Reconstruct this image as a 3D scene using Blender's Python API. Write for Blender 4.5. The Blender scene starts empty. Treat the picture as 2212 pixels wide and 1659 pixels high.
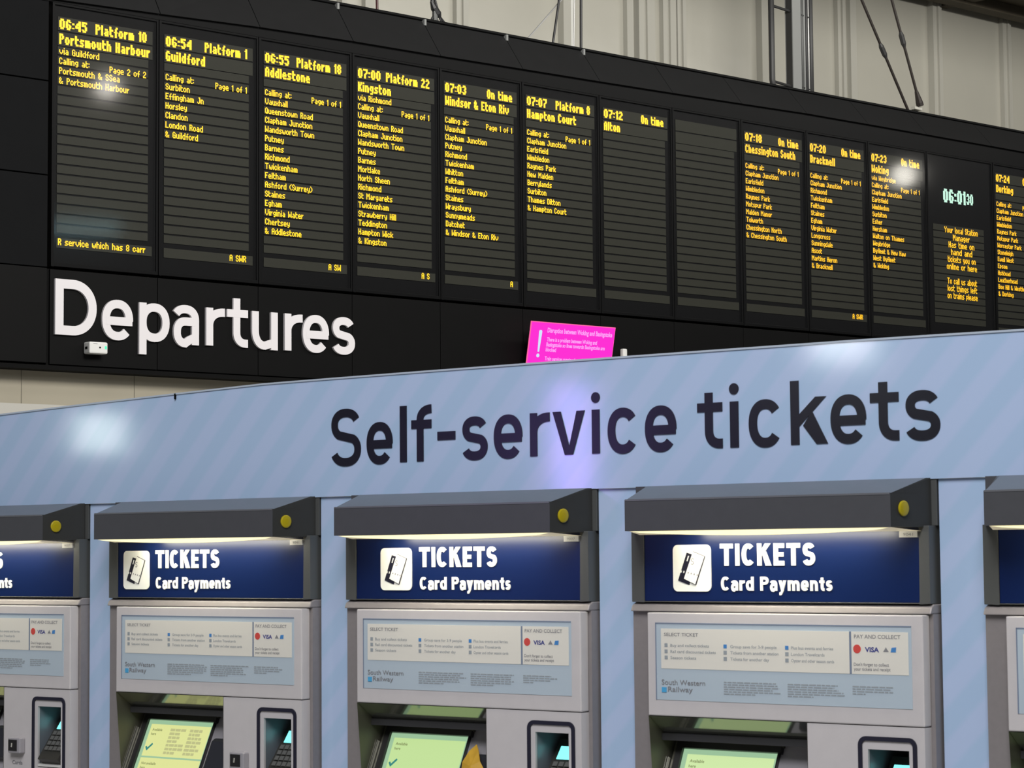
import bpy, bmesh, math, random
from mathutils import Vector, Matrix
random.seed(7)
S = bpy.context.scene
COL = S.collection

# ------------------------------------------------------------------ camera
EYE = 1.6
def cam_setup():
    f_px = 4900.0
    pitch, roll = 0.074942, -0.008416
    cp, sp = math.cos(pitch), math.sin(pitch)
    r = Vector((1, 0, 0)); fw = Vector((0, cp, sp)); up = Vector((0, -sp, cp))
    cr, sr = math.cos(roll), math.sin(roll)
    r2 = r * cr + up * sr
    u2 = up * cr - r * sr
    cd = bpy.data.cameras.new('camera')
    cd.sensor_fit = 'HORIZONTAL'; cd.sensor_width = 36.0
    cd.lens = f_px / 2212.0 * 36.0
    cd.clip_start = 0.1; cd.clip_end = 300
    cd.dof.use_dof = True; cd.dof.focus_distance = 13.0; cd.dof.aperture_fstop = 24.0
    co = bpy.data.objects.new('camera', cd); COL.objects.link(co)
    m = Matrix((r2, u2, -fw)).transposed().to_4x4()
    m.translation = Vector((0, 0, EYE))
    co.matrix_world = m
    S.camera = co
cam_setup()

# ------------------------------------------------------------------ world, lights, exposure
S.view_settings.view_transform = 'Standard'
S.view_settings.look = 'None'
S.view_settings.gamma = 1.0
S.view_settings.use_curve_mapping = False
S.view_settings.exposure = 0.0
W = bpy.data.worlds.new('hall_ambient'); S.world = W
W.use_nodes = True
bg = W.node_tree.nodes['Background']
bg.inputs[0].default_value = (0.93, 0.95, 1.0, 1)
bg.inputs[1].default_value = 0.092

def area(name, loc, target, sx, sy, power, color=(1, 1, 1), spread=180):
    l = bpy.data.lights.new(name, 'AREA'); l.shape = 'RECTANGLE'
    l.size = sx; l.size_y = sy; l.energy = power; l.color = color; l.spread = math.radians(spread)
    o = bpy.data.objects.new(name, l); COL.objects.link(o)
    o.location = loc
    o.rotation_euler = (Vector(target) - Vector(loc)).to_track_quat('-Z', 'Y').to_euler()
    return o
def bulb(name, loc, power, radius, color=(1, 1, 1)):
    l = bpy.data.lights.new(name, 'POINT'); l.energy = power; l.shadow_soft_size = radius; l.color = color
    o = bpy.data.objects.new(name, l); COL.objects.link(o); o.location = loc
    return o
# added unseen fill lights that brighten the kiosk, board and upper back wall
area('concourse_fill_light', (-1.5, -1.5, 8.5), (-0.2, 6.5, 1.4), 5, 5, 1010, (0.98, 0.98, 1.0))
area('board_fill_light', (4.5, 9.0, 9.5), (0.0, 20.0, 3.4), 5, 3, 1950, (1.0, 0.97, 0.92))
area('back_wall_fill_light', (9.05, 21.7, 8.9), (3.5, 28.1, 7.3), 16, 1.2, 520, (1.0, 0.97, 0.90))
# lamps whose mirror images show in the display glass and on the glossy header
bulb('hall_lamp_west', (7.85, 14.54, 7.85), 42, 0.13, (1.0, 0.93, 0.85))
bulb('hall_lamp_east', (16.18, 25.2, 7.69), 50, 0.18, (1.0, 0.95, 0.85))
area('shop_sign_light', (7.77, 14.26, 5.96), (-3.45, 18.15, 4.25), 0.9, 0.22, 3.2, (0.55, 0.9, 1.0))
area('kiosk_lamp_far', (-9.29, 6.66, 2.43), (-1.318, 7.231, 1.998), 0.32, 0.26, 0.017, (0.88, 1.0, 0.95), 14)
area('kiosk_lamp_near', (-6.53, 2.5, 2.86), (0.817, 5.576, 2.12), 0.36, 0.26, 0.028, (0.95, 0.98, 1.0), 14)
area('purple_advert_screen', (-7.5, 3.9, 2.25), (0.165, 6.08, 1.90), 0.24, 0.80, 0.085, (0.42, 0.25, 1.0), 16)

# ------------------------------------------------------------------ frames of reference
YK, YB = 0.6595631766, 0.7121802259
KO = Vector((-1.2376004, 7.0931856, 0)); BO = Vector((-3.6225241, 18.0037273, 0))
MK = Matrix.Translation(KO) @ Matrix.Rotation(-YK, 4, 'Z')      # kiosk: x along wall, y into wall
MBD = Matrix.Translation(BO) @ Matrix.Rotation(YB, 4, 'Z')      # departure board

# ------------------------------------------------------------------ materials
MATS = {}
def mat(name, col, rough=0.5, metal=0.0, spec=0.5, noise=0.0, nscale=30.0, bump=0.0):
    if name in MATS: return MATS[name]
    m = bpy.data.materials.new(name); m.use_nodes = True
    nt = m.node_tree; b = nt.nodes['Principled BSDF']
    b.inputs['Base Color'].default_value = (*col, 1)
    b.inputs['Roughness'].default_value = rough
    b.inputs['Metallic'].default_value = metal
    b.inputs['Specular IOR Level'].default_value = spec
    if noise or bump:
        tc = nt.nodes.new('ShaderNodeTexCoord'); nz = nt.nodes.new('ShaderNodeTexNoise')
        nz.inputs['Scale'].default_value = nscale; nz.inputs['Detail'].default_value = 4
        nt.links.new(tc.outputs['Object'], nz.inputs['Vector'])
        if noise:
            mx = nt.nodes.new('ShaderNodeMixRGB'); mx.blend_type = 'MIX'
            mx.inputs['Color1'].default_value = (*[c * (1 - noise) for c in col], 1)
            mx.inputs['Color2'].default_value = (*[min(1, c * (1 + noise)) for c in col], 1)
            nt.links.new(nz.outputs['Fac'], mx.inputs['Fac'])
            nt.links.new(mx.outputs['Color'], b.inputs['Base Color'])
        if bump:
            bp = nt.nodes.new('ShaderNodeBump'); bp.inputs['Strength'].default_value = bump
            bp.inputs['Distance'].default_value = 0.02
            nt.links.new(nz.outputs['Fac'], bp.inputs['Height'])
            nt.links.new(bp.outputs['Normal'], b.inputs['Normal'])
    MATS[name] = m
    return m
def emit(name, col, strength, base=None):
    if name in MATS: return MATS[name]
    m = bpy.data.materials.new(name); m.use_nodes = True
    b = m.node_tree.nodes['Principled BSDF']
    b.inputs['Base Color'].default_value = (*(base or (0.02, 0.02, 0.02)), 1)
    b.inputs['Emission Color'].default_value = (*col, 1)
    b.inputs['Emission Strength'].default_value = strength
    b.inputs['Roughness'].default_value = 0.4
    MATS[name] = m
    return m
def stripe_mat():
    m = bpy.data.materials.new('blue_striped_vinyl'); m.use_nodes = True
    nt = m.node_tree; b = nt.nodes['Principled BSDF']
    tc = nt.nodes.new('ShaderNodeTexCoord'); sx = nt.nodes.new('ShaderNodeSeparateXYZ')
    nt.links.new(tc.outputs['Object'], sx.inputs[0])
    def math_(op, a, b_):
        n = nt.nodes.new('ShaderNodeMath'); n.operation = op
        for i, v in enumerate((a, b_)):
            if v is None: continue
            if hasattr(v, 'is_linked') or hasattr(v, 'links'): nt.links.new(v, n.inputs[i])
            else: n.inputs[i].default_value = v
        return n.outputs[0]
    d = math_('MULTIPLY', sx.outputs['Z'], 0.95)
    s = math_('SUBTRACT', sx.outputs['X'], d)
    s = math_('MULTIPLY', s, 2 * math.pi / 0.143)
    s = math_('SINE', s, None)
    s = math_('MULTIPLY', s, 1.3)
    s = math_('ADD', s, 0.5)
    cl = nt.nodes.new('ShaderNodeClamp'); nt.links.new(s, cl.inputs[0])
    nz = nt.nodes.new('ShaderNodeTexNoise'); nz.inputs['Scale'].default_value = 2.5
    nt.links.new(tc.outputs['Object'], nz.inputs['Vector'])
    mx = nt.nodes.new('ShaderNodeMixRGB')
    mx.inputs['Color1'].default_value = (0.370, 0.500, 0.690, 1)
    mx.inputs['Color2'].default_value = (0.415, 0.515, 0.718, 1)
    nt.links.new(cl.outputs[0], mx.inputs['Fac'])
    nt.links.new(mx.outputs[0], b.inputs['Base Color'])
    bp = nt.nodes.new('ShaderNodeBump'); bp.inputs['Strength'].default_value = 0.06
    nt.links.new(nz.outputs['Fac'], bp.inputs['Height']); nt.links.new(bp.outputs['Normal'], b.inputs['Normal'])
    b.inputs['Roughness'].default_value = 0.085
    b.inputs['Specular IOR Level'].default_value = 0.45
    return m
def glass_mat(name, rough=0.02, tint=(1, 1, 1), ior=1.5):
    m = bpy.data.materials.new(name); m.use_nodes = True
    nt = m.node_tree; nt.nodes.clear()
    out = nt.nodes.new('ShaderNodeOutputMaterial'); mix = nt.nodes.new('ShaderNodeMixShader')
    tr = nt.nodes.new('ShaderNodeBsdfTransparent'); gl = nt.nodes.new('ShaderNodeBsdfGlossy')
    fr = nt.nodes.new('ShaderNodeFresnel'); fr.inputs['IOR'].default_value = ior
    tr.inputs[0].default_value = (*tint, 1); gl.inputs['Roughness'].default_value = rough
    ge = nt.nodes.new('ShaderNodeNewGeometry'); mu = nt.nodes.new('ShaderNodeMath'); mu.operation = 'MULTIPLY'
    inv = nt.nodes.new('ShaderNodeMath'); inv.operation = 'SUBTRACT'; inv.inputs[0].default_value = 1.0
    nt.links.new(ge.outputs['Backfacing'], inv.inputs[1])      # only the outer face of the pane reflects
    nt.links.new(fr.outputs[0], mu.inputs[0]); nt.links.new(inv.outputs[0], mu.inputs[1])
    nt.links.new(mu.outputs[0], mix.inputs[0]); nt.links.new(tr.outputs[0], mix.inputs[1])
    nt.links.new(gl.outputs[0], mix.inputs[2]); nt.links.new(mix.outputs[0], out.inputs[0])
    return m

M_STRIPE = stripe_mat()
M_GLASS = glass_mat('display_glass', 0.075, ior=1.33)
M_BLACK = mat('black_satin_metal', (0.0026, 0.0027, 0.0030), 0.5, 0, 0.10)
M_FASCIA = mat('black_cladding', (0.0028, 0.0028, 0.0029), 0.55, 0, 0.10, 0.12, 6)
M_PANEL = mat('charcoal_cladding', (0.0050, 0.0053, 0.0058), 0.7, 0, 0.06, 0.12, 5)
M_CANOPY = mat('dark_grey_canopy', (0.0125, 0.0127, 0.0132), 0.5, 0, 0.25, 0.1, 8)
M_GAP = mat('black_recess', (0.003, 0.003, 0.003), 0.8, 0, 0.1)
M_LEDROW = mat('olive_led_module', (0.0195, 0.020, 0.0145), 0.6, 0, 0.2, 0.15, 60)
M_AMBER = emit('amber_led', (1.0, 0.565, 0.0), 1.7)
M_AMBER2 = emit('orange_led', (1.0, 0.50, 0.0), 1.5)
M_CLOCKLED = emit('clock_led', (0.62, 1.0, 0.80), 0.95)
M_CLOCKDIM = emit('clock_dim_led', (0.10, 0.40, 0.26), 0.6)
M_WHITE = mat('white_letter', (0.62, 0.598, 0.612), 0.5, 0, 0.3)
M_BOX = mat('white_plastic', (0.62, 0.62, 0.60), 0.4)
M_CREAM = mat('cream_wall_paint', (0.29, 0.265, 0.205), 0.6, 0, 0.3, 0.06, 3)
M_CREAMW = mat('white_wall_paint', (0.39, 0.38, 0.345), 0.6, 0, 0.3)
M_SHEET = mat('off_white_sheet', (0.435, 0.422, 0.365), 0.25, 0, 0.5, 0.06, 1.1, 0.4)
M_RIB = mat('grey_mullion', (0.42, 0.41, 0.36), 0.5)
M_RIBL = mat('pale_mullion', (0.66, 0.66, 0.62), 0.4)
M_STEEL = mat('grey_painted_steel', (0.19, 0.195, 0.19), 0.55, 0.0)
M_DARKST = mat('dark_steel', (0.030, 0.030, 0.030), 0.5, 0.2)
M_BROWN = mat('brown_rod', (0.026, 0.020, 0.017), 0.5, 0.3)
M_ROOF = mat('brown_timber_roof', (0.10, 0.085, 0.06), 0.7, 0, 0.3, 0.3, 4)
M_CABLE = mat('black_cable', (0.012, 0.012, 0.013), 0.5)
M_WIRE = mat('silver_wire', (0.42, 0.42, 0.41), 0.4, 0.5)
M_RED = mat('dark_red_rod', (0.055, 0.012, 0.012), 0.5)
M_FLOOR = mat('grey_terrazzo', (0.34, 0.335, 0.32), 0.3, 0, 0.5, 0.2, 40)
M_NAVYTXT = mat('near_black_lettering', (0.0095, 0.0095, 0.016), 0.25, 0, 0.5)
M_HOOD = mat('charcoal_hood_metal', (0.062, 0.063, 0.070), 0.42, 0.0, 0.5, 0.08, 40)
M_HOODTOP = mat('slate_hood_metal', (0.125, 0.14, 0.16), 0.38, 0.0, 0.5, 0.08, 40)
M_HOODSHADE = mat('shaded_hood_side', (0.036, 0.036, 0.033), 0.5, 0, 0.3, 0.08, 40)
M_BODYDK = mat('dark_grey_frame', (0.075, 0.078, 0.076), 0.42, 0.1)
M_BODY = mat('grey_powder_coat', (0.235, 0.215, 0.215), 0.42, 0.15, 0.5, 0.08, 60)
M_DOOR = mat('pale_grey_door', (0.51, 0.485, 0.49), 0.45, 0, 0.4, 0.05, 25)
M_NAVY = mat('navy_sign', (0.003, 0.012, 0.066), 0.30, 0, 0.32)
M_SIGNW = mat('white_sign_print', (0.86, 0.87, 0.82), 0.45, 0, 0.3)
M_INK = mat('dark_navy_print', (0.008, 0.008, 0.022), 0.5)
M_GREYINK = mat('grey_print', (0.20, 0.20, 0.215), 0.6)
M_PALEINK = mat('pale_grey_print', (0.265, 0.295, 0.32), 0.6)
M_POSTER = mat('pale_blue_poster', (0.40, 0.475, 0.54), 0.4, 0, 0.4)
M_PAPER = mat('cream_poster_panel', (0.66, 0.64, 0.58), 0.4, 0, 0.4)
M_EDGE = mat('blue_grey_line', (0.16, 0.20, 0.28), 0.5)
M_TUBE = emit('warm_tube', (1.0, 0.90, 0.50), 1.35)
M_DIFF = emit('diffuser_plastic', (1.0, .86, .55), 0.30, (0.62, 0.58, 0.48))
M_YEL = mat('yellow_button', (0.42, 0.33, 0.006), 0.3, 0, 0.5)
M_REDINK = mat('red_print', (0.55, 0.06, 0.05), 0.5)
M_BLUEINK = mat('blue_print', (0.05, 0.20, 0.48), 0.5)
M_TEALINK = mat('teal_blue_print', (0.06, 0.33, 0.60), 0.5)
M_RECESS = mat('olive_recess_metal', (0.085, 0.082, 0.062), 0.35, 0.35)
M_CEIL = mat('glossy_recess_hood', (0.30, 0.30, 0.28), 0.10, 0.85)
M_DECK = mat('grey_deck', (0.36, 0.345, 0.37), 0.4, 0.2)
M_DECKDK = mat('dark_deck', (0.05, 0.05, 0.052), 0.4, 0.2)
M_BEZEL = mat('black_bezel', (0.014, 0.013, 0.014), 0.3)
M_CHROME = mat('bright_trim', (0.75, 0.74, 0.68), 0.15, 0.9)
M_SCRY = emit('lit_screen_yellow', (0.76, 0.80, 0.32), 0.95)
M_SCRG = emit('lit_screen_green', (0.58, 0.80, 0.34), 0.92)
M_SCRG2 = emit('lit_screen_pale_green', (0.64, 0.84, 0.40), 0.95)
M_SCRB = emit('lit_screen_border', (0.38, 0.62, 0.38), 0.85)
M_SCRT = emit('lit_screen_print', (0.20, 0.23, 0.08), 0.8)
M_SCRP = emit('lit_screen_pale_print', (0.52, 0.53, 0.24), 0.95)
M_SCRTICK = emit('lit_screen_teal', (0.02, 0.24, 0.22), 0.9)
M_SCAN = mat('black_scanner', (0.022, 0.023, 0.03), 0.4)
M_PAPERY = mat('yellow_paper', (0.55, 0.32, 0.035), 0.55, 0, 0.3, 0.25, 30)
M_CYAN = emit('cyan_screen', (0.22, 1.0, 1.0), 1.5)
M_KEY = mat('grey_key', (0.10, 0.10, 0.095), 0.35)
M_READER = mat('dark_reader', (0.026, 0.025, 0.022), 0.35)
M_REDGL = mat('dark_red_plastic', (0.12, 0.008, 0.008), 0.3)
M_PINK = emit('magenta_screen', (1.0, 0.0, 0.60), 1.05)
M_PINKT = emit('pale_pink_print', (1.0, 0.36, 0.92), 1.0)
M_BANG = emit('pale_blue_print', (0.62, 0.78, 1.0), 1.0)
M_PINKEDGE = emit('pink_edge', (1.0, 0.12, 0.36), 1.0)
M_GREENLED = emit('green_led', (0.1, 1.0, 0.55), 1.0)

# ------------------------------------------------------------------ mesh helpers
class MB:
    def __init__(self): self.v = []; self.f = []
    def quad(self, a, b, c, d):
        i = len(self.v); self.v += [a, b, c, d]; self.f.append((i, i + 1, i + 2, i + 3)); return self
    def poly(self, pts):
        i = len(self.v); self.v += list(pts); self.f.append(tuple(range(i, i + len(pts)))); return self
    def box(self, x0, x1, y0, y1, z0, z1):
        i = len(self.v)
        self.v += [(x0, y0, z0), (x1, y0, z0), (x1, y1, z0), (x0, y1, z0), (x0, y0, z1), (x1, y0, z1), (x1, y1, z1), (x0, y1, z1)]
        for q in ((0, 1, 5, 4), (1, 2, 6, 5), (2, 3, 7, 6), (3, 0, 4, 7), (4, 5, 6, 7), (3, 2, 1, 0)):
            self.f.append(tuple(i + k for k in q))
        return self
    def prism(self, pts, y0, y1):
        """pts: (x,z) counter-clockwise seen from -y; front at y0, back at y1"""
        n = len(pts); i = len(self.v)
        self.v += [(x, y0, z) for x, z in pts] + [(x, y1, z) for x, z in pts]
        self.f.append(tuple(range(i, i + n))); self.f.append(tuple(range(i + 2 * n - 1, i + n - 1, -1)))
        for k in range(n):
            j = (k + 1) % n
            self.f.append((i + j, i + k, i + n + k, i + n + j))
        return self
    def profile(self, pts, x0, x1):
        """pts: (y,z) closed outline swept along x"""
        n = len(pts); i = len(self.v)
        self.v += [(x0, y, z) for y, z in pts] + [(x1, y, z) for y, z in pts]
        self.f.append(tuple(range(i, i + n))); self.f.append(tuple(range(i + 2 * n - 1, i + n - 1, -1)))
        for k in range(n):
            j = (k + 1) % n
            self.f.append((i + j, i + k, i + n + k, i + n + j))
        return self
    def tube(self, pts, r, n=8):
        pts = [Vector(p) for p in pts]; rings = []
        for k, p in enumerate(pts):
            t = (pts[min(k + 1, len(pts) - 1)] - pts[max(k - 1, 0)]).normalized()
            a = t.orthogonal().normalized() if k == 0 else (rings_a - t * rings_a.dot(t)).normalized()
            rings_a = a; b = t.cross(a)
            rr = r[k] if isinstance(r, (list, tuple)) else r
            i = len(self.v)
            self.v += [tuple(p + (a * math.cos(2 * math.pi * q / n) + b * math.sin(2 * math.pi * q / n)) * rr) for q in range(n)]
            rings.append(i)
        for k in range(len(rings) - 1):
            for q in range(n):
                s = (q + 1) % n
                self.f.append((rings[k] + q, rings[k] + s, rings[k + 1] + s, rings[k + 1] + q))
        self.f.append(tuple(rings[0] + q for q in reversed(range(n)))); self.f.append(tuple(rings[-1] + q for q in range(n)))
        return self
    def stroke(self, pts, t, y0, y1, closed=False):
        """flat ribbon of width t along (x,z) points, raised from y1 to y0"""
        P = []
        for p in pts:
            p = Vector(p)
            if not P or (p - P[-1]).length > 2e-5: P.append(p)
        if closed and (P[0] - P[-1]).length < 2e-5: P = P[:-1]
        n = len(P); L = []; R = []
        for k in range(n):
            a = P[k - 1] if (k or closed) else None
            c = P[(k + 1) % n] if (k < n - 1 or closed) else None
            if a is None: d = (c - P[k]).normalized(); m = Vector((-d.y, d.x)); s = 1
            elif c is None: d = (P[k] - a).normalized(); m = Vector((-d.y, d.x)); s = 1
            else:
                d1 = (P[k] - a).normalized(); d2 = (c - P[k]).normalized()
                m = Vector((-(d1.y + d2.y), d1.x + d2.x))
                if m.length < 1e-6: m = Vector((-d1.y, d1.x))
                m.normalize(); s = 1 / max(0.5, m.dot(Vector((-d1.y, d1.x))))
            L.append(P[k] + m * (t / 2 * s)); R.append(P[k] - m * (t / 2 * s))
        i = len(self.v)
        for k in range(n):
            self.v += [(L[k].x, y0, L[k].y), (R[k].x, y0, R[k].y), (L[k].x, y1, L[k].y), (R[k].x, y1, R[k].y)]
        for k in range(n if closed else n - 1):
            a = i + 4 * k; b = i + 4 * ((k + 1) % n)
            self.f += [(a + 1, b + 1, b, a), (a, b, b + 2, a + 2), (b + 1, a + 1, a + 3, b + 3)]
        if not closed:
            a = i; self.f.append((a, a + 2, a + 3, a + 1)); a = i + 4 * (n - 1); self.f.append((a + 1, a + 3, a + 2, a))
        return self
    def build(self, name, material, parent=None, bevel=0, smooth=False, xf=None):
        me = bpy.data.meshes.new(name)
        me.from_pydata([tuple(xf(p)) for p in self.v] if xf else self.v, [], self.f)
        me.update()
        me.materials.append(material)
        o = bpy.data.objects.new(name, me); COL.objects.link(o)
        if parent: o.parent = parent
        if smooth:
            for p in me.polygons: p.use_smooth = True
        if bevel:
            bm = bmesh.new(); bm.from_mesh(me); bmesh.ops.remove_doubles(bm, verts=bm.verts, dist=1e-6)
            bmesh.ops.recalc_face_normals(bm, faces=bm.faces); bm.to_mesh(me); bm.free()
            md = o.modifiers.new('bevel', 'BEVEL'); md.width = bevel; md.segments = 2; md.limit_method = 'ANGLE'
        return o
def empty(name, M, x=0, y=0, z=0, rx=0):
    o = bpy.data.objects.new(name, None); COL.objects.link(o)
    o.matrix_world = M @ Matrix.Translation((x, y, z)) @ Matrix.Rotation(rx, 4, 'X')
    o.empty_display_size = 0.1
    return o
def tag(o, label, cat, group=None, kind=None):
    o['label'] = label; o['category'] = cat
    if group: o['group'] = group
    if kind: o['kind'] = kind
    return o
def struct(o): o['kind'] = 'structure'; return o
def place(o, M, x=0, y=0, z=0): o.matrix_world = M @ Matrix.Translation((x, y, z)); return o

# ------------------------------------------------------------------ drawn lettering
def arc(cx, cy, rx, ry, a0, a1, n=24, e=2.25):
    out = []
    for k in range(n + 1):
        a = math.radians(a0 + (a1 - a0) * k / n); c, s = math.cos(a), math.sin(a)
        out.append((cx + rx * math.copysign(abs(c) ** (2 / e), c), cy + ry * math.copysign(abs(s) ** (2 / e), s)))
    return out
def glyph(ch, w, h, t, xh=None):
    """strokes [(pts, closed)] and polygons for ch in a box w*h (own height), stroke t"""
    m = t / 2; st = []; po = []
    rect = lambda x0, x1, z0, z1: po.append([(x0, z0), (x1, z0), (x1, z1), (x0, z1)])
    if ch == 'e':
        st.append((arc(w / 2, h / 2, w / 2 - m, h / 2 - m, -2, 318, 36), False)); st.append(([(m, h * .475), (w - m * .2, h * .475)], False))
    elif ch == 'c' or ch == 'C':
        st.append((arc(w / 2, h / 2, w / 2 - m, h / 2 - m, 38 if ch == 'c' else 46, 322 if ch == 'c' else 314, 36), False))
    elif ch in 'sS':
        ru = (h - t) * .245; rl = (h - t) * .255
        a = arc(w * .5, h - m - ru, w * .475 - m, ru, 22, 235, 22); b = arc(w * .5, m + rl, w * .5 - m, rl, 55, -160, 24)
        st.append((a + b, False))
    elif ch == 'l' or ch == 'I': rect(0, w, 0, h)
    elif ch == '-': rect(0, w, 0, h)
    elif ch == 'i':
        rect(0, w, 0, xh); r = w * .56
        po.append([(w / 2 + r * math.cos(2 * math.pi * k / 24), h - r + r * math.sin(2 * math.pi * k / 24)) for k in range(24)])
    elif ch == 'f':
        s = w * .27 + m; st.append(([(s, 0)] + [(s, h - (w - s) * .75 - m)] + arc(w, h - (w - s) * .75 - m, w - s, (w - s) * .75, 180, 90, 12), False))
        rect(0, w, xh - t, xh)
    elif ch == 't':
        s = w * .30 + m; r = (w - s) * .8
        st.append(([(s, h), (s, r + m)] + arc(s + r, r + m, r, r, 180, 270, 12) + [(w, m)], False)); rect(0, w, xh - t * .95, xh)
    elif ch == 'r':
        rect(0, t, 0, h); st.append((arc(w * 1.02, h * .52, w * 1.02 - m, h * .48 - m, 180, 88, 14), False))
    elif ch == 'v':
        po += [[(0, h), (w / 2 - t * .55, 0), (w / 2 + t * .3, 0), (w / 2, t * 1.1), (t * 1.1, h)], [(w, h), (w - t * 1.1, h), (w / 2 - t * .2, 0), (w / 2 + t * .55, 0)]]
    elif ch == 'y':
        d = -0.42 * h
        po += [[(0, h), (w / 2 - t * .5, 0), (w / 2 + t * .55, 0), (t * 1.12, h)], [(w, h), (w - t * 1.12, h), (w / 2 - t * .5, 0), (w / 2 - t * 1.0, d + t * .5), (w / 2 + t * .15, d + t * .9)]]
        st.append(([(w * .08, d + m), (w * .26, d + m), (w / 2 - t * .4, d + t * .95)], False))
    elif ch == 'k':
        rect(0, t, 0, h); po.append([(t * .9, xh * .36), (t * .9, xh * .36 + t * 1.25), (w * .97 - t * 1.25, xh), (w * .97, xh)])
        po.append([(w * .34, xh * .40), (w - t * 1.3, 0), (w, 0), (w * .40 + t * .8, xh * .70)])
    elif ch == 'K':
        rect(0, t, 0, h); po.append([(t * .9, h * .40), (t * .9, h * .40 + t * 1.3), (w * .96 - t * 1.3, h), (w * .98, h)])
        po.append([(w * .40, h * .46), (w - t * 1.32, 0), (w, 0), (w * .40 + t * .75, h * .64)])
    elif ch == 'D':
        st.append(([(m, m), (m, h - m), (w * .42, h - m)] + arc(w * .42, h / 2, w * .58 - m, h / 2 - m, 90, -90, 26, 2.1) + [(m, m)], True))
    elif ch == 'P':
        r = h * .29
        rect(0, t, 0, h); st.append(([(m, h - m), (w * .5, h - m)] + arc(w * .5, h - r, w * .5 - m, r - m, 90, -90, 18) + [(m, h - 2 * r + m)], False))
    elif ch == 'T': rect(0, w, h - t * .95, h); rect(w / 2 - m, w / 2 + m, 0, h)
    elif ch == 'E': rect(0, t, 0, h); rect(0, w, h - t * .95, h); rect(0, w * .93, h * .5 - t * .45, h * .5 + t * .45); rect(0, w, 0, t * .95)
    elif ch == 'a':
        st.append((arc(w * .46, h - h * .27 - m, w * .54 - m, h * .27, 150, 0, 16) + [(w - m, 0)], False))
        st.append(([(w - m, h * .585)] + [(w * .46, h * .585)] + arc(w * .46, h * .31, w * .46 - m, h * .275, 90, 270, 16) + [(w * .6, m + h * .005), (w - m, h * .20)], False))
    elif ch == 'p' or ch == 'd':
        d = -h * .30 if ch == 'p' else 0
        x = xh or h
        st.append((arc(w / 2, x / 2, w / 2 - m, x / 2 - m, 0, 360, 36), True))
        if ch == 'p': rect(0, t, xh * -.335, xh)
        else: rect(w - t, w, 0, h)
    elif ch == 'u':
        r = h * .40
        st.append(([(m, h), (m, r + m)] + arc(w * .5, r + m, w / 2 - m, r, 180, 270, 14) + [(w - m, h * .20)], False)); rect(w - t, w, 0, h)
    elif ch == 'n':
        r = h * .42; rect(0, t, 0, h)
        st.append(([(m, h * .72)] + arc(w * .52, h - r - m, w * .48 - m, r, 150, 0, 14) + [(w - m, 0)], False))
    elif ch == 'm':
        r = h * .40; rect(0, t, 0, h); q = (w - t) / 2
        for k in (0, 1):
            x = k * q
            st.append(([(x + m, h * .70)] + arc(x + m + q * .52, h - r - m, q * .48, r, 150, 0, 12) + [(x + q + m, 0)], False))
    return st, po
def add_glyph(mb, ch, x0, x1, z0, h, t, y0, y1, xh=None):
    st, po = glyph(ch, x1 - x0, h, t, xh)
    lift = (y1 - y0) * .04; n = 0                       # overlapping strokes sit a hair apart
    for pts, cl in st: mb.stroke([(x0 + a, z0 + b) for a, b in pts], t, y0 - lift * n, y1, cl); n += 1
    for p in po:
        area2 = sum(p[i][0] * p[(i + 1) % len(p)][1] - p[(i + 1) % len(p)][0] * p[i][1] for i in range(len(p)))
        if area2 < 0: p = p[::-1]
        mb.prism([(x0 + a, z0 + b) for a, b in p], y0 - lift * n, y1); n += 1
GW = {'T': .66, 'I': .2, 'C': .66, 'K': .70, 'E': .52, 'S': .60, 'P': .62, 'a': .52, 'r': .37, 'd': .58, 'y': .56, 'm': .86, 'e': .55, 'n': .55, 't': .36, 's': .45, ' ': .26}
def typeset(mb, s, x0, x1, zb, cap, t, y0, y1, gap=.10):
    xh = cap * .74
    tot = sum(GW[c] for c in s) + gap * (len(s) - 1); k = (x1 - x0) / tot; x = x0
    for c in s:
        w = GW[c] * k
        if c != ' ':
            h = cap if c in 'TICKESPd' else (cap * .93 if c == 't' else xh)
            add_glyph(mb, c, x, x + w, zb, h, min(t, w) if c == 'I' else t, y0, y1, xh)
        x += w + gap * k

# small print with the built-in font, as mesh
def small_text(s, x0, zb, height, width=None, y=0.0, bold=0.0):
    cu = bpy.data.curves.new('t', 'FONT'); cu.body = s; cu.size = 1.0; cu.offset = bold; cu.resolution_u = 3
    o = bpy.data.objects.new('t', cu)
    me = bpy.data.meshes.new_from_object(o)
    vs = [v.co.copy() for v in me.vertices]; fs = [tuple(p.vertices) for p in me.polygons]
    bpy.data.objects.remove(o); bpy.data.curves.remove(cu); bpy.data.meshes.remove(me)
    mb = MB()
    if not vs: return mb
    xa = min(v.x for v in vs); xb = max(v.x for v in vs)
    kz = height / 0.73; kx = (width / (xb - xa)) if width else kz
    mb.v = [(x0 + (v.x - xa) * kx, y, zb + v.y * kz) for v in vs]; mb.f = fs
    return mb
def merge(*mbs):
    r = MB()
    for m in mbs:
        n = len(r.v); r.v += m.v; r.f += [tuple(i + n for i in q) for q in m.f]
    return r

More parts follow.
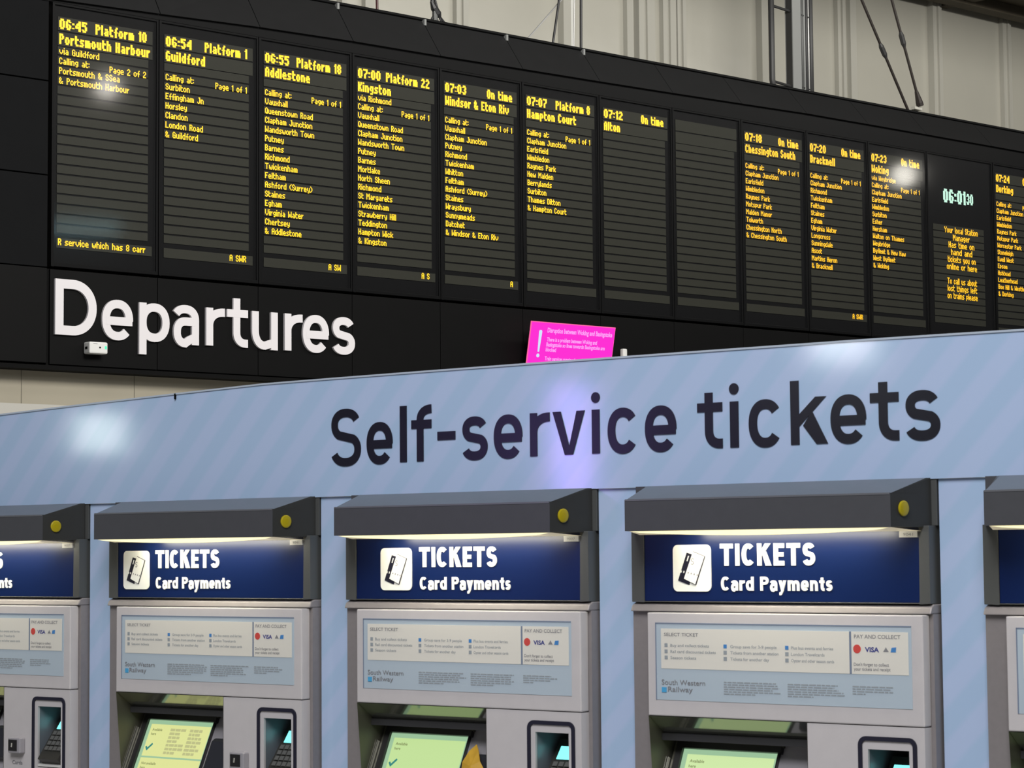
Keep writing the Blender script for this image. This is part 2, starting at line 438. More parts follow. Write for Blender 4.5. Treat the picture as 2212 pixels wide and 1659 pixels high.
# ------------------------------------------------------------------ dot matrix font (columns, low bit on top)
F5 = {' ': [0, 0, 0], '&': [0x36, 0x49, 0x56, 0x20, 0x50], '(': [0x1C, 0x22, 0x41], ')': [0x41, 0x22, 0x1C], ':': [0x24],
'0': [0x3E, 0x41, 0x41, 0x3E], '1': [0x02, 0x7F], '2': [0x62, 0x51, 0x49, 0x46], '3': [0x22, 0x41, 0x49, 0x36], '4': [0x18, 0x14, 0x12, 0x7F], '5': [0x27, 0x45, 0x45, 0x39],
'6': [0x3E, 0x49, 0x49, 0x32], '7': [0x01, 0x71, 0x09, 0x07], '8': [0x36, 0x49, 0x49, 0x36], '9': [0x26, 0x49, 0x49, 0x3E],
'A': [0x7E, 0x09, 0x09, 0x7E], 'B': [0x7F, 0x49, 0x49, 0x36], 'C': [0x3E, 0x41, 0x41, 0x22], 'D': [0x7F, 0x41, 0x41, 0x3E], 'E': [0x7F, 0x49, 0x49, 0x41], 'F': [0x7F, 0x09, 0x09, 0x01],
'G': [0x3E, 0x41, 0x49, 0x7A], 'H': [0x7F, 0x08, 0x08, 0x7F], 'J': [0x20, 0x40, 0x41, 0x3F], 'K': [0x7F, 0x08, 0x14, 0x63], 'L': [0x7F, 0x40, 0x40, 0x40], 'M': [0x7F, 0x02, 0x0C, 0x02, 0x7F], 'N': [0x7F, 0x04, 0x08, 0x7F],
'P': [0x7F, 0x09, 0x09, 0x06], 'O': [0x3E, 0x41, 0x41, 0x3E], 'Q': [0x3E, 0x41, 0x61, 0x7E], 'R': [0x7F, 0x09, 0x19, 0x66], 'S': [0x26, 0x49, 0x49, 0x32], 'T': [0x01, 0x01, 0x7F, 0x01, 0x01], 'V': [0x1F, 0x20, 0x40, 0x20, 0x1F], 'W': [0x7F, 0x20, 0x18, 0x20, 0x7F], 'Y': [0x03, 0x04, 0x78, 0x04, 0x03],
'a': [0x20, 0x54, 0x54, 0x78], 'b': [0x7F, 0x44, 0x44, 0x38], 'c': [0x38, 0x44, 0x44, 0x28], 'd': [0x38, 0x44, 0x44, 0x7F], 'e': [0x38, 0x54, 0x54, 0x58], 'f': [0x08, 0x7E, 0x09], 'g': [0x18, 0xA4, 0xA4, 0x7C], 'h': [0x7F, 0x04, 0x04, 0x78], 'i': [0x7D], 'j': [0x80, 0x7D], 'k': [0x7F, 0x10, 0x28, 0x44],
'l': [0x7F], 'm': [0x7C, 0x04, 0x78, 0x04, 0x78], 'n': [0x7C, 0x04, 0x04, 0x78], 'o': [0x38, 0x44, 0x44, 0x38], 'p': [0xFC, 0x24, 0x24, 0x18], 'r': [0x7C, 0x08, 0x04], 's': [0x48, 0x54, 0x54, 0x24], 't': [0x3F, 0x44, 0x44], 'u': [0x3C, 0x40, 0x40, 0x7C],
'v': [0x1C, 0x20, 0x40, 0x20, 0x1C], 'w': [0x3C, 0x40, 0x30, 0x40, 0x3C], 'x': [0x6C, 0x10, 0x10, 0x6C], 'y': [0x1C, 0xA0, 0xA0, 0x7C], '-': [8, 8, 8]}
def led_cols(s, big):
    out = []
    for c in s:
        g = F5[c]
        bits = [[(b >> r) & 1 for r in range(8)] for b in g]
        if big:
            bits = [[col[min(7, int((r + .5) * 7 / 11))] for r in range(13)] for col in bits]
            w = [[a or b for a, b in zip(x, y)] for x, y in zip(bits + [[0] * 13], [[0] * 13] + bits)]
            if c == ' ': w = [[0] * 13] * 3
            out += w + [[0] * 13]
        else: out += bits + [[0] * 8]
    return out[:-1]
DW, DH = 0.0069, 0.0076
def led(mb, s, x, ztop, big=False, right=False, center=False, dw=None, y=-0.003, width=None, tall=1.0):
    cols = led_cols(s, big)
    dw = dw or (0.0086 if big else DW)
    if width: dw = width / len(cols)
    dh = (0.0077 if big else DH) * tall
    if right: x -= len(cols) * dw
    if center: x -= len(cols) * dw / 2
    for i, col in enumerate(cols):
        r = 0
        while r < len(col):
            if col[r]:
                r1 = r
                while r1 < len(col) and col[r1]: r1 += 1
                xa = x + i * dw; z0 = ztop - r1 * dh; z1 = ztop - r * dh
                e = dw * (.12 if big else .16)
                mb.quad((xa - e, y, z0 - e * .5), (xa + dw + e, y, z0 - e * .5), (xa + dw + e, y, z1 + e * .5), (xa - e, y, z1 + e * .5)); r = r1
            else: r += 1

# ================================================================== SETTING
struct(MB().box(-30, 30, -10, 45, -0.1, 0.0).build('floor', M_FLOOR))
w = struct(MB().box(-6, 24, 0.15, 0.35, 0, 6.0).build('wall_lower', M_CREAM)); place(w, MBD)
w['label'] = 'cream lower wall below the black departures fascia'
t1 = struct(MB().box(-4, 1.05, 0.138, 0.152, 2.55, 2.826).build('trim_1', M_CREAMW)); place(t1, MBD)
s1 = struct(MB().box(-0.236, -0.230, 0.146, 0.151, 2.83, 3.125).box(0.80, 0.805, 0.146, 0.151, 2.83, 3.125).build('trim_2', mat('wall_joint', (0.17, 0.155, 0.12), 0.7))); place(s1, MBD)
w = struct(MB().box(-4, 26, 3.0, 3.25, 0, 10.4).build('wall_back', M_SHEET)); place(w, MBD)
# mullions of the back wall
ribs = [(2.0, 2.1, 0), (3.3, 3.42, 0), (4.46, 4.578, 1), (4.978, 5.026, 0), (5.307, 5.411, 0), (6.559, 6.731, 0), (8.114, 8.228, 0), (8.228, 8.307, 1), (9.146, 9.251, 0), (9.312, 9.571, 0),
        (9.741, 9.958, 0), (9.982, 10.131, 0), (11.424, 11.525, 0), (12.882, 13.035, 0), (13.126, 13.244, 0), (14.773, 14.959, 0), (16.327, 16.516, 0), (18.0, 18.18, 0)]
for i, (a, b, k) in enumerate(ribs):
    y = 2.93 if (i % 3) else 2.90
    m = MB().box(a, b, y, 3.0, 4.5, 9.05)
    if b - a > .14: m.box(a + (b - a) * .42, a + (b - a) * .60, y - .03, y, 4.5, 9.05)
    o = struct(m.build('trim_%d' % (i + 3), M_RIBL if k else M_RIB)); place(o, MBD)
cl = MB().box(-4, 26, -2.0, 3.0, 9.0, 9.15)
for k in range(6): cl.box(-4, 26, 2.55 - k * .8, 2.75 - k * .8, 8.86 - .0 * k, 9.0)
for k in range(9): cl.box(2 + 2.6 * k, 2.18 + 2.6 * k, -2.0, 3.0, 8.90, 9.0)
place(struct(cl.build('ceiling', M_ROOF)), MBD)

# ================================================================== DEPARTURE BOARD
Z = lambda v: v + EYE
# charcoal cladding left of the displays
for k, (v0, v1, wh) in enumerate([(1.545, 2.306, 'lowest'), (2.314, 3.048, 'second from the bottom'), (3.058, 3.810, 'third from the bottom'), (3.820, 4.462, 'topmost')]):
    o = MB().box(-2.2, -0.094, 0.0, 0.149, 0, v1 - v0).build('cladding_panel', M_PANEL if k else M_FASCIA, bevel=.003)
    place(o, MBD, 0, 0, Z(v0))
    tag(o, 'charcoal wall cladding panel left of the displays, %s of its stack' % wh, 'wall panel', 'charcoal cladding panels left of the board')
# fascia with its panels
fa = empty('fascia', MBD, 0, 0, Z(1.527)); tag(fa, 'long black fascia under the departure displays carrying the big white lettering', 'fascia')
MB().box(-0.09, 14.2, 0.02, 0.149, 0, 0.775).build('backing', M_GAP, fa)
edges = [-0.07] + [k + .93 for k in range(13)] + [14.2]
for k in range(len(edges) - 1):
    MB().box(edges[k] + .003, edges[k + 1] - .003, 0.0, 0.021, .012, 0.772).build('fascia_panel', M_FASCIA, fa, bevel=.002)
MB().box(-2.2, 14.2, -0.03, 0.149, -0.035, 0.0).build('bottom_lip', M_GAP, fa)
# raised word, fixed to the fascia
BASE = 1.7655; XH = 2.0845
for ch, x0, x1 in [('D', -.0315, .3452), ('e', .3972, .6844), ('p', .7429, 1.0329), ('a', 1.0725, 1.3202), ('r', 1.3912, 1.5664), ('t', 1.6002, 1.8108), ('u', 1.8527, 2.1171), ('r', 2.1905, 2.3677), ('e', 2.3816, 2.6604), ('s', 2.6968, 2.9428)]:
    mb = MB(); h = {'D': .447, 't': .415}.get(ch, XH - BASE)
    zb = {'D': 1.777}.get(ch, BASE) - 1.527
    ov = .006 if ch in 'esau' else 0
    add_glyph(mb, ch, x0, x1, zb - ov, h + 2 * ov if ch in 'esa' else h + ov, {'D': .075}.get(ch, .069), -0.022, 0.0, XH - BASE)
    mb.build('letter', M_WHITE, fa)['label'] = 'white raised letter %s' % ch
# canopy above the displays
fold = [(-2.2, 4.47), (-.1, 4.48), (.93, 4.51), (1.93, 4.545), (2.93, 4.565), (3.93, 4.572), (4.93, 4.585), (5.93, 4.596), (6.93, 4.61), (7.93, 4.627), (8.93, 4.645), (9.93, 4.648), (10.93, 4.65), (12.11, 4.65), (14.2, 4.65)]
cn = empty('board_canopy', MBD, 0, 0, Z(4.44)); tag(cn, 'dark grey sloping canopy along the top of the departure board', 'canopy')
q = lambda v: v - 4.44
for (ua, va), (ub, vb) in zip(fold[:-1], fold[1:]):
    g = .004; ta = tb = 4.95
    m = MB()
    A = [(ua + g, -.03, q(va)), (ub - g, -.03, q(vb)), (ub - g, .24, q(tb)), (ua + g, .24, q(ta))]
    Bk = [(ua + g, .10, q(va)), (ub - g, .10, q(vb)), (ub - g, .36, q(tb) - .02), (ua + g, .36, q(ta) - .02)]
    m.quad(*A); m.quad(*Bk[::-1])
    for i in range(4):
        j = (i + 1) % 4; m.quad(A[j], A[i], Bk[i], Bk[j])
    m.build('canopy_panel', M_CANOPY, cn)
m = MB()
for (ua, va), (ub, vb) in zip(fold[:-1], fold[1:]):
    m.quad((ua, .02, q(va)), (ub, .02, q(vb)), (ub, .29, q(4.94)), (ua, .29, q(4.94)))
m.build('canopy_underlay', M_GAP, cn)
m = MB()
for (ua, va), (ub, vb) in zip(fold[:-1], fold[1:]):
    i = len(m.v); m.v += [(ua, .0, q(4.466)), (ub, .0, q(4.466)), (ub, .0, q(vb) + .02), (ua, .0, q(va) + .02), (ua, .10, q(4.466)), (ub, .10, q(4.466)), (ub, .10, q(vb) + .02), (ua, .10, q(va) + .02)]
    m.f += [tuple(i + k for k in t) for t in ((0, 1, 2, 3), (1, 0, 4, 5), (7, 6, 5, 4))]
m.build('canopy_band', M_BLACK, cn)
MB().box(-2.2, 14.2, .215, .34, q(4.945), q(4.972)).build('top_rail', M_BLACK, cn, bevel=.008)
for x in (2.93, 3.93, 4.93, 5.93):
    MB().box(x - .012, x + .012, .19, .235, q(4.895), q(4.955)).build('clip', M_STEEL, cn, bevel=.004)
MB().box(-2.2, 14.2, .102, .15, .03, .07).build('rear_rail', M_GAP, cn)

ROW0, RP = 4.0190, 0.0803
def display(x, wid, label, head=None, lines=(), foot=None, via=None, fr=False, col=None, headrows=True, blank=False):
    """one display module; x = left edge of its text, wid = module width"""
    A = col or M_AMBER
    z0 = 2.322
    r = empty('departure_display', MBD, x, 0, Z(z0))
    tag(r, label, 'departure board', 'departure displays')
    zz = lambda v: v - z0
    L, R, T = -.066, wid - .074, 4.462 - z0
    fm = MB().box(L, R, .005, .145, 0, T)
    fm.build('housing', M_BLACK, r)
    b = MB()
    e = .020
    b.box(L, L + e, -.012, .005, 0, T).box(R - e, R, -.012, .005, 0, T).box(L + e, R - e, -.012, .005, 0, .03).box(L + e, R - e, -.012, .005, T - .02, T)
    b.build('frame', M_BLACK, r, bevel=.003)
    rows = MB()
    if not fr:
        for hv in (4.352, 4.228):
            rows.box(-.013, .872, -.001, .006, zz(hv - .112), zz(hv))
        n = 18
        for k in range(-1, n):
            t = ROW0 + .010 - k * RP
            rows.box(-.013, .832, -.001, .006, zz(t - .066), zz(t))
        rows.box(-.013, .872, -.001, .006, zz(2.475), zz(2.555))
    else:
        for k in range(0, 14):
            t = 3.66 - k * RP
            rows.box(.20, .99 , -.001, .006, zz(t - .066), zz(t)) if False else rows.box(.04, .95, -.001, .006, zz(t - .068), zz(t))
    rows.build('led_matrix', M_LEDROW, r)
    if head:
        m = MB(); led(m, head[0], 0, zz(4.337), True, width=.252); led(m, head[1], .8135, zz(4.337), True, right=True, width=None); m.build('time_and_platform_text', A, r)
        m = MB(); led(m, head[2], 0, zz(4.214), True, width=head[3] if len(head) > 3 else None); m.build('destination_text', A, r)
    if lines:
        m = MB()
        if via: led(m, via, 0, zz(ROW0 + RP))
        led(m, 'Calling at:', 0, zz(ROW0)); led(m, lines[0], .8095, zz(ROW0 - .012), right=True)
        for k, s in enumerate(lines[1:]): led(m, s, 0, zz(ROW0 - RP * (k + 1)))
        m.build('calling_points_text', A, r)
    if foot:
        m = MB(); led(m, foot[0], 0 if foot[1] else .803, zz(2.551), right=not foot[1]); m.build('footer_text', A, r)
    MB().box(L + e, R - e, -.009, -.006, .03, T - .02).build('front_glass', M_GLASS, r)
    return r
P11 = 'Page 1 of 1'
D = [
 (0, ('06:45', 'Platform 10', 'Portsmouth Harbour', .846), ['Page 2 of 2', 'Portsmouth & SSea', '& Portsmouth Harbour'], ('R service which has 8 carr', True), 'via Guildford'),
 (1, ('06:54', 'Platform 1', 'Guildford'), [P11, 'Surbiton', 'Effingham Jn', 'Horsley', 'Clandon', 'London Road', '& Guildford'], ('A SWR', False), None),
 (2, ('06:55', 'Platform 18', 'Addlestone'), [P11, 'Vauxhall', 'Queenstown Road', 'Clapham Junction', 'Wandsworth Town', 'Putney', 'Barnes', 'Richmond', 'Twickenham', 'Feltham', 'Ashford (Surrey)', 'Staines', 'Egham', 'Virginia Water', 'Chertsey', '& Addlestone'], ('A SW', False), None),
 (3, ('07:00', 'Platform 22', 'Kingston'), [P11, 'Vauxhall', 'Queenstown Road', 'Clapham Junction', 'Wandsworth Town', 'Putney', 'Barnes', 'Mortlake', 'North Sheen', 'Richmond', 'St Margarets', 'Twickenham', 'Strawberry Hill', 'Teddington', 'Hampton Wick', '& Kingston'], ('A S', False), 'via Richmond'),
 (4, ('07:03', 'On time', 'Windsor & Eton Riv', .772), [P11, 'Vauxhall', 'Clapham Junction', 'Putney', 'Richmond', 'Twickenham', 'Whitton', 'Feltham', 'Ashford (Surrey)', 'Staines', 'Wraysbury', 'Sunnymeads', 'Datchet', '& Windsor & Eton Riv'], ('A', False), None),
 (5, ('07:07', 'Platform 8', 'Hampton Court'), [P11, 'Clapham Junction', 'Earlsfield', 'Wimbledon', 'Raynes Park', 'New Malden', 'Berrylands', 'Surbiton', 'Thames Ditton', '& Hampton Court'], None, None),
 (6, ('07:12', 'On time', 'Alton'), [], None, None),
 (7, None, [], None, None),
 (8, ('07:18', 'On time', 'Chessington South', .764), [P11, 'Clapham Junction', 'Earlsfield', 'Wimbledon', 'Raynes Park', 'Motspur Park', 'Malden Manor', 'Tolworth', 'Chessington North', '& Chessington South'], None, None),
 (9, ('07:20', 'On time', 'Bracknell'), [P11, 'Clapham Junction', 'Richmond', 'Twickenham', 'Feltham', 'Staines', 'Egham', 'Virginia Water', 'Longcross', 'Sunningdale', 'Ascot', 'Martins Heron', '& Bracknell'], ('A SWR', False), None),
 (10, ('07:23', 'On time', 'Woking'), [P11, 'Clapham Junction', 'Earlsfield', 'Wimbledon', 'Surbiton', 'Esher', 'Hersham', 'Walton on Thames', 'Weybridge', 'Byfleet & New Haw', 'West Byfleet', '& Woking'], None, 'via Weybridge'),
 (12.2, ('07:24', 'On time', 'Dorking'), [P11, 'Clapham Junction', 'Earlsfield', 'Wimbledon', 'Raynes Park', 'Motspur Park', 'Worcester Park', 'Stoneleigh', 'Ewell West', 'Epsom', 'Ashtead', 'Leatherhead', 'Box Hill & Westhumble', '& Dorking'], None, None),
]
for x, head, lines, foot, via in D:
    if head is None: lab = 'blank departure display with no lit text, right of the 07:12 one'
    else:
        lab = 'departure display lit in amber with the %s train to %s' % (head[0], head[2].replace(' Riv', ' Riverside'))
    display(x, 1.0, lab, head, lines, foot, via, col=M_AMBER if x < 7 else M_AMBER2)
ck = display(11.0, 1.195, 'clock display with pale green digits above a block of amber message lines', None, [], None, None, fr=True)
ck['category'] = 'clock'
m = MB(); zc = lambda v: v - 2.322
led(m, '06:01', .228, zc(4.072), True, width=.40); m.build('clock_digits', M_CLOCKLED, ck, xf=lambda p: (p[0], p[1], zc(4.072) + (p[2] - zc(4.072)) * 1.8))
m = MB(); led(m, '30', .645, zc(4.052), True, width=.12); m.build('clock_seconds', M_CLOCKLED, ck, xf=lambda p: (p[0], p[1], zc(4.052) + (p[2] - zc(4.052)) * 1.45))
m = MB()
for k, (s, wd) in enumerate([('Your local Station', .60), ('Manager', .30), ('Has time on', .46), ('hand and', .38), ('tickets you on', .50), ('online or here', .54), ('', 0), ('To call us about', .53), ('lost things left', .53), ('on trains please', .54)]):
    if s: led(m, s, .535, zc(3.645 - k * RP * 1.03), center=True, width=wd, tall=1.28)
m.build('message_text', M_AMBER2, ck)

# white sensor boxes on the fascia
def sensor(x0, x1, v0, v1, dep, label, led_on):
    r = empty('sensor_box', MBD, x0, 0, Z(v0)); tag(r, label, 'sensor box', 'white sensor boxes on the fascia')
    MB().box(0, x1 - x0, -dep, 0, 0, v1 - v0).build('case', M_BOX, r, bevel=.012)
    if led_on:
        W_, H_ = x1 - x0, v1 - v0
        MB().box(W_ * .82, W_ * .93, -dep - .003, -dep + .002, H_ * .42, H_ * .66).build('status_light', M_GREENLED, r)
        MB().box(W_ * .52, W_ * .60, -dep - .003, -dep + .002, H_ * .46, H_ * .60).build('lens', M_GAP, r)
        MB().box(-.002, .003, -dep * .65, -dep * .3, H_ * .38, H_ * .6).build('cable_port', M_GAP, r)
        MB().box(W_ * .2, W_ * .42, -dep - .002, -dep + .002, H_ * .82, H_ * .86).build('marking', M_GREYINK, r)
sensor(.237, .405, 1.634, 1.729, .10, 'small white box with a green light, on the fascia under the big letter D', True)
sensor(6.178, 6.235, 1.905, 1.990, .05, 'tiny white box on the fascia right of the magenta screen', False)

# magenta screen, tilted forward
PT = math.radians(11.3)
pk = empty('notice_screen', MBD, 4.8645, -.09, Z(1.595), PT); tag(pk, 'bright magenta notice screen with white exclamation mark, tilted in front of the black fascia', 'screen')
PW, PH = 1.061, .575
MB().box(-.008, PW + .008, .0, .010, -.008, PH + .008).build('edge_trim', M_PINKEDGE, pk)
MB().box(.04, PW - .04, .010, .05, .03, PH - .04).build('casing', M_BLACK, pk)
MB().box(0, PW, -.004, .0, 0, PH).build('panel', M_PINK, pk)
tx = []
for s, x, z, h, wd in [('Disruption between Woking and Basingstoke', .20, .488, .046, .83), ('There is a problem between Woking and', .205, .405, .038, .64), ('Basingstoke so lines towards Basingstoke are', .205, .357, .038, .75), ('blocked', .205, .309, .038, .13), ('Train services running through these stations', .205, .225, .038, .72), ('may be cancelled, delayed or revised', .205, .177, .038, .62), ('until further notice today', .205, .125, .038, .42)]:
    tx.append(small_text(s, x, z, h, wd, -.006, .03))
for g in (tx[:1], tx[1:4], tx[4:]): merge(*g).build('notice_text', M_PINKT, pk)
mb = MB().prism([(.108, .30), (.125, .30), (.135, .49), (.128, .505), (.105, .505), (.098, .49)], -.007, -.004)
mb.prism([(.1165 + .018 * math.cos(a * math.pi / 8), .265 + .018 * math.sin(a * math.pi / 8)) for a in range(16)], -.007, -.004)
mb.build('exclamation_mark', M_BANG, pk)
MB().box(PW * .42, PW * .58, .05, .085, .05, .20).build('wall_bracket', M_DARKST, pk)

# cables, rods and steelwork above the board
def hang(name, a, b, r, material, label, cat, group=None, extend=8.98, y=.4):
    """a top (u,v), b bottom (u,v) on the plane 0.4 m behind the displays"""
    (ua, va), (ub, vb) = a, b
    k = (Z(vb) - extend) / (vb - va) if va != vb else 0
    top = (ub + (ua - ub) * ((extend - Z(vb)) / (va - vb)), y, extend)
    bot = (ub - (ua - ub) * (.10 / (va - vb)), y, Z(vb) - .10)
    o = MB().tube([Vector(top) - Vector(bot), (0, 0, 0)], r, 8).build(name, material)
    place(o, MBD, *bot); tag(o, label, cat, group)
    return o
hang('hanging_rod', (3.523, 5.1983), (3.527, 4.9386), .013, M_RED, 'thin dark red rod rising behind the canopy, leftmost of the hangers', 'rod')
hang('power_cable', (5.8596, 5.5676), (5.7473, 5.0023), .012, M_CABLE, 'black cable leaning slightly, left of the paired vertical cables', 'cable', 'black cables above the canopy', y=.46)
hang('power_cable', (6.0842, 5.6031), (6.0755, 5.0021), .014, M_CABLE, 'thick black vertical cable, right one of the close pair', 'cable', 'black cables above the canopy', y=.40)
hang('wire', (6.034, 5.5951), (6.0132, 5.0074), .006, M_WIRE, 'thin silver wire just left of the thick vertical cable', 'wire', y=.44)
hang('stay_wire', (5.833, 5.4236), (5.4133, 5.0008), .008, M_WIRE, 'pale diagonal stay wire meeting the leaning black cable', 'wire', extend=7.9, y=.50)
def rod(a, b, label, anchor):
    (ua, va), (ub, vb) = a, b
    r = empty('support_rod', MBD, ub, .4, Z(vb)); tag(r, label, 'rod', 'brown diagonal support rods')
    k = (8.98 - Z(vb)) / (va - vb); T = Vector(((ua - ub) * k, 0, (va - vb) * k)); dv = T.normalized()
    low = Vector((0, 0, 0)) if anchor else -dv * .12
    MB().tube([T, low], .016, 8).build('shaft', M_BROWN, r)
    c = dv * .75
    MB().tube([c - dv * .09, c - dv * .05, c + dv * .05, c + dv * .09], [.017, .03, .03, .017], 8).build('turnbuckle', M_DARKST, r)
    if anchor:
        MB().tube([dv * .14, dv * .0, dv * -.04], [.02, .042, .042], 8).build('end_fitting', M_BROWN, r)
        MB().box(-.08, .05, .0, .06, -.08, -.05).build('anchor_plate', M_RIB, r)
        MB().box(-.03, .03, .05, .09, -.25, -.05).build('anchor_post', M_RIB, r)
rod((10.3034, 6.2698), (11.1329, 5.0214), 'brown diagonal rod that runs down behind the canopy edge', False)
rod((10.8501, 6.3562), (11.3428, 5.1278), 'brown diagonal rod ending in a small fitting above the canopy', True)
# shackle with looped cable
sh = empty('cable_shackle', MBD, 4.25, .4, Z(4.88)); tag(sh, 'black cable clamp with hanging loop on the canopy top', 'clamp')
lx = lambda u, v: (u - 4.25, 0, v - 4.88)
MB().tube([lx(4.150, 7.36), lx(4.168, 5.30), lx(4.182, 5.17)], .018, 8).build('hanger_strap', M_DARKST, sh)
MB().tube([lx(4.170, 5.20), lx(4.200, 5.14), lx(4.245, 5.09), lx(4.262, 5.06)], [.016, .034, .036, .022], 8).build('turnbuckle', M_CABLE, sh)
MB().tube([lx(4.262, 5.07), lx(4.32, 5.02), lx(4.40, 4.94), lx(4.45, 4.87)], .013, 8).build('tail_cable', M_CABLE, sh)
loop = [lx(4.205 + .045 * math.cos(a), 4.985 + .075 * math.sin(a)) for a in [math.radians(-100 + 15 * k) for k in range(25)]]
MB().tube(loop, .010, 6).build('loop', M_DARKST, sh)
MB().box(-.062, -.018, -.02, .02, .0, .24).build('shackle_body', M_BODYDK, sh, bevel=.008)
MB().tube([lx(4.262, 5.06), lx(4.285, 5.02), lx(4.290, 4.93), lx(4.285, 4.87)], .009, 6).build('side_loop', M_CABLE, sh)
MB().tube([lx(4.17, 5.28), lx(4.215, 5.21), lx(4.262, 5.08)], .012, 6).build('side_cable', M_CABLE, sh)
# steel column with pipes
sc = empty('steel_column', MBD, 9.43, .6, 0); tag(sc, 'pale grey steel column standing behind the board canopy with a bracketed pipe', 'column')
MB().box(0, .137, 0, .012, 0, 9.0).build('front_flange', M_STEEL, sc)
MB().box(0, .012, .012, .10, 0, 9.0).build('web', M_DARKST, sc)
MB().box(0, .137, .10, .112, 0, 9.0).build('rear_flange', M_STEEL, sc)
P0 = 4.985 + EYE
MB().tube([(-.30, .04, 9.0), (-.30, .04, P0 + .16), (-.285, .04, P0 + .08), (-.23, .04, P0 + .05), (0.0, .04, P0 + .03)], .034, 10).build('side_pipe', M_DARKST, sc, smooth=True)
for v in (5.95, 5.11, 6.8):
    MB().tube([(-.30, .04, Z(v) + .02), (.0, .04, Z(v))], .016, 8).build('rung', M_DARKST, sc)
for x0, rr, mt, nm in ((.172, .012, M_BODYDK, 'conduit'), (.208, .014, M_STEEL, 'conduit'), (.244, .017, M_CABLE, 'conduit'), (.280, .010, M_WIRE, 'conduit'), (.318, .027, M_DARKST, 'conduit')):
    MB().tube([(x0, .02, 9.0), (x0, .02, 5.6)], rr, 10).build(nm, mt, sc, smooth=True)
for v in (5.93, 5.12):
    MB().tube([(.137, .02, Z(v)), (.33, .02, Z(v) - .02)], .012, 8).build('conduit_clip', M_DARKST, sc)

# ================================================================== TICKET KIOSK
top_pts = [(-1.35, .449), (-.6365, .4756), (-.2989, .4877), (.2001, .5033), (.5774, .5140), (.8857, .5155), (1.2457, .5165), (1.5745, .5168), (2.1172, .5160), (2.6304, .5151), (2.8426, .5136), (3.0357, .5117), (4.0, .505)]
ks = empty('kiosk_surround', MK, 0, .06, 0); tag(ks, 'pale blue diagonally striped kiosk surround lettered Self-service tickets, around the machines', 'kiosk')
zb = Z(.172)
hp = MB(); pts = [(top_pts[0][0], zb)] + [(top_pts[-1][0], zb)] + [(x, Z(v)) for x, v in reversed(top_pts)]
hp.prism(pts, 0, .045)
hp.build('header_panel', M_STRIPE, ks)
cap = MB()
for (a, va), (b, vb) in zip(top_pts[:-1], top_pts[1:]):
    cap.poly([(a, -.003, Z(va) - .001), (b, -.003, Z(vb) - .001), (b, -.003, Z(vb) + .004), (a, -.003, Z(va) + .004)])
    cap.poly([(a, -.003, Z(va) + .004), (b, -.003, Z(vb) + .004), (b, .05, Z(vb) + .004), (a, .05, Z(va) + .004)])
cap.build('top_edge_trim', mat('pale_edge_trim', (0.42, 0.48, 0.56), .3), ks)
MB().box(.198, .202, -.006, 0, Z(.488), Z(.506)).build('joint_clip', M_GAP, ks)
for m_ in range(-1, 5):
    MB().box(m_ - (.35 if m_ == -1 else .2) + .002, m_ - .072 + .0, .008, .045, 0, zb - .001).build('side_panel', M_STRIPE, ks)
mb = MB(); ZB = Z(.2655); tk = .0246; XHS = .1175
spec = [('S', .8492, .9663), ('e', .9888, 1.0874), ('l', 1.1151, 1.1404), ('f', 1.1579, 1.232), ('-', 1.2539, 1.3188), ('s', 1.3424, 1.4337), ('e', 1.4559, 1.5552), ('r', 1.5814, 1.6447), ('v', 1.6586, 1.7662), ('i', 1.7892, 1.8147), ('c', 1.8407, 1.9388), ('e', 1.9605, 2.0595),
        ('t', 2.1243, 2.2006), ('i', 2.2234, 2.2490), ('c', 2.2792, 2.3774), ('k', 2.4021, 2.5077), ('e', 2.5161, 2.6157), ('t', 2.6267, 2.7051), ('s', 2.7213, 2.8151)]
for ch, x0, x1 in spec:
    z = ZB; h = XHS
    if ch in 'lfk': h = .160
    if ch == 'i': h = .164
    if ch == 't': h = .1435
    if ch == 'S': h = .168; z = ZB - .005
    if ch == '-': h = .024; z = ZB + .057
    if ch in 'esc': h = XHS + .0045; z = ZB - .0035
    z += (x0 - 1.8) * .0022
    add_glyph(mb, ch, x0, x1, z, h, tk if ch != '-' else .024, -.0025, 0.0, XHS)
    if (ch, x0) in (('e', 1.9605), ('s', 2.7213)): mb.build('lettering', M_NAVYTXT, ks); mb = MB()

def rrect(x0, x1, z0, z1, r, n=6):
    pts = []
    for cx, cz, a0 in ((x1 - r, z0 + r, -90), (x1 - r, z1 - r, 0), (x0 + r, z1 - r, 90), (x0 + r, z0 + r, 180)):
        for k in range(n + 1):
            a = math.radians(a0 + 90 * k / n); pts.append((cx + r * math.cos(a), cz + r * math.sin(a)))
    return pts

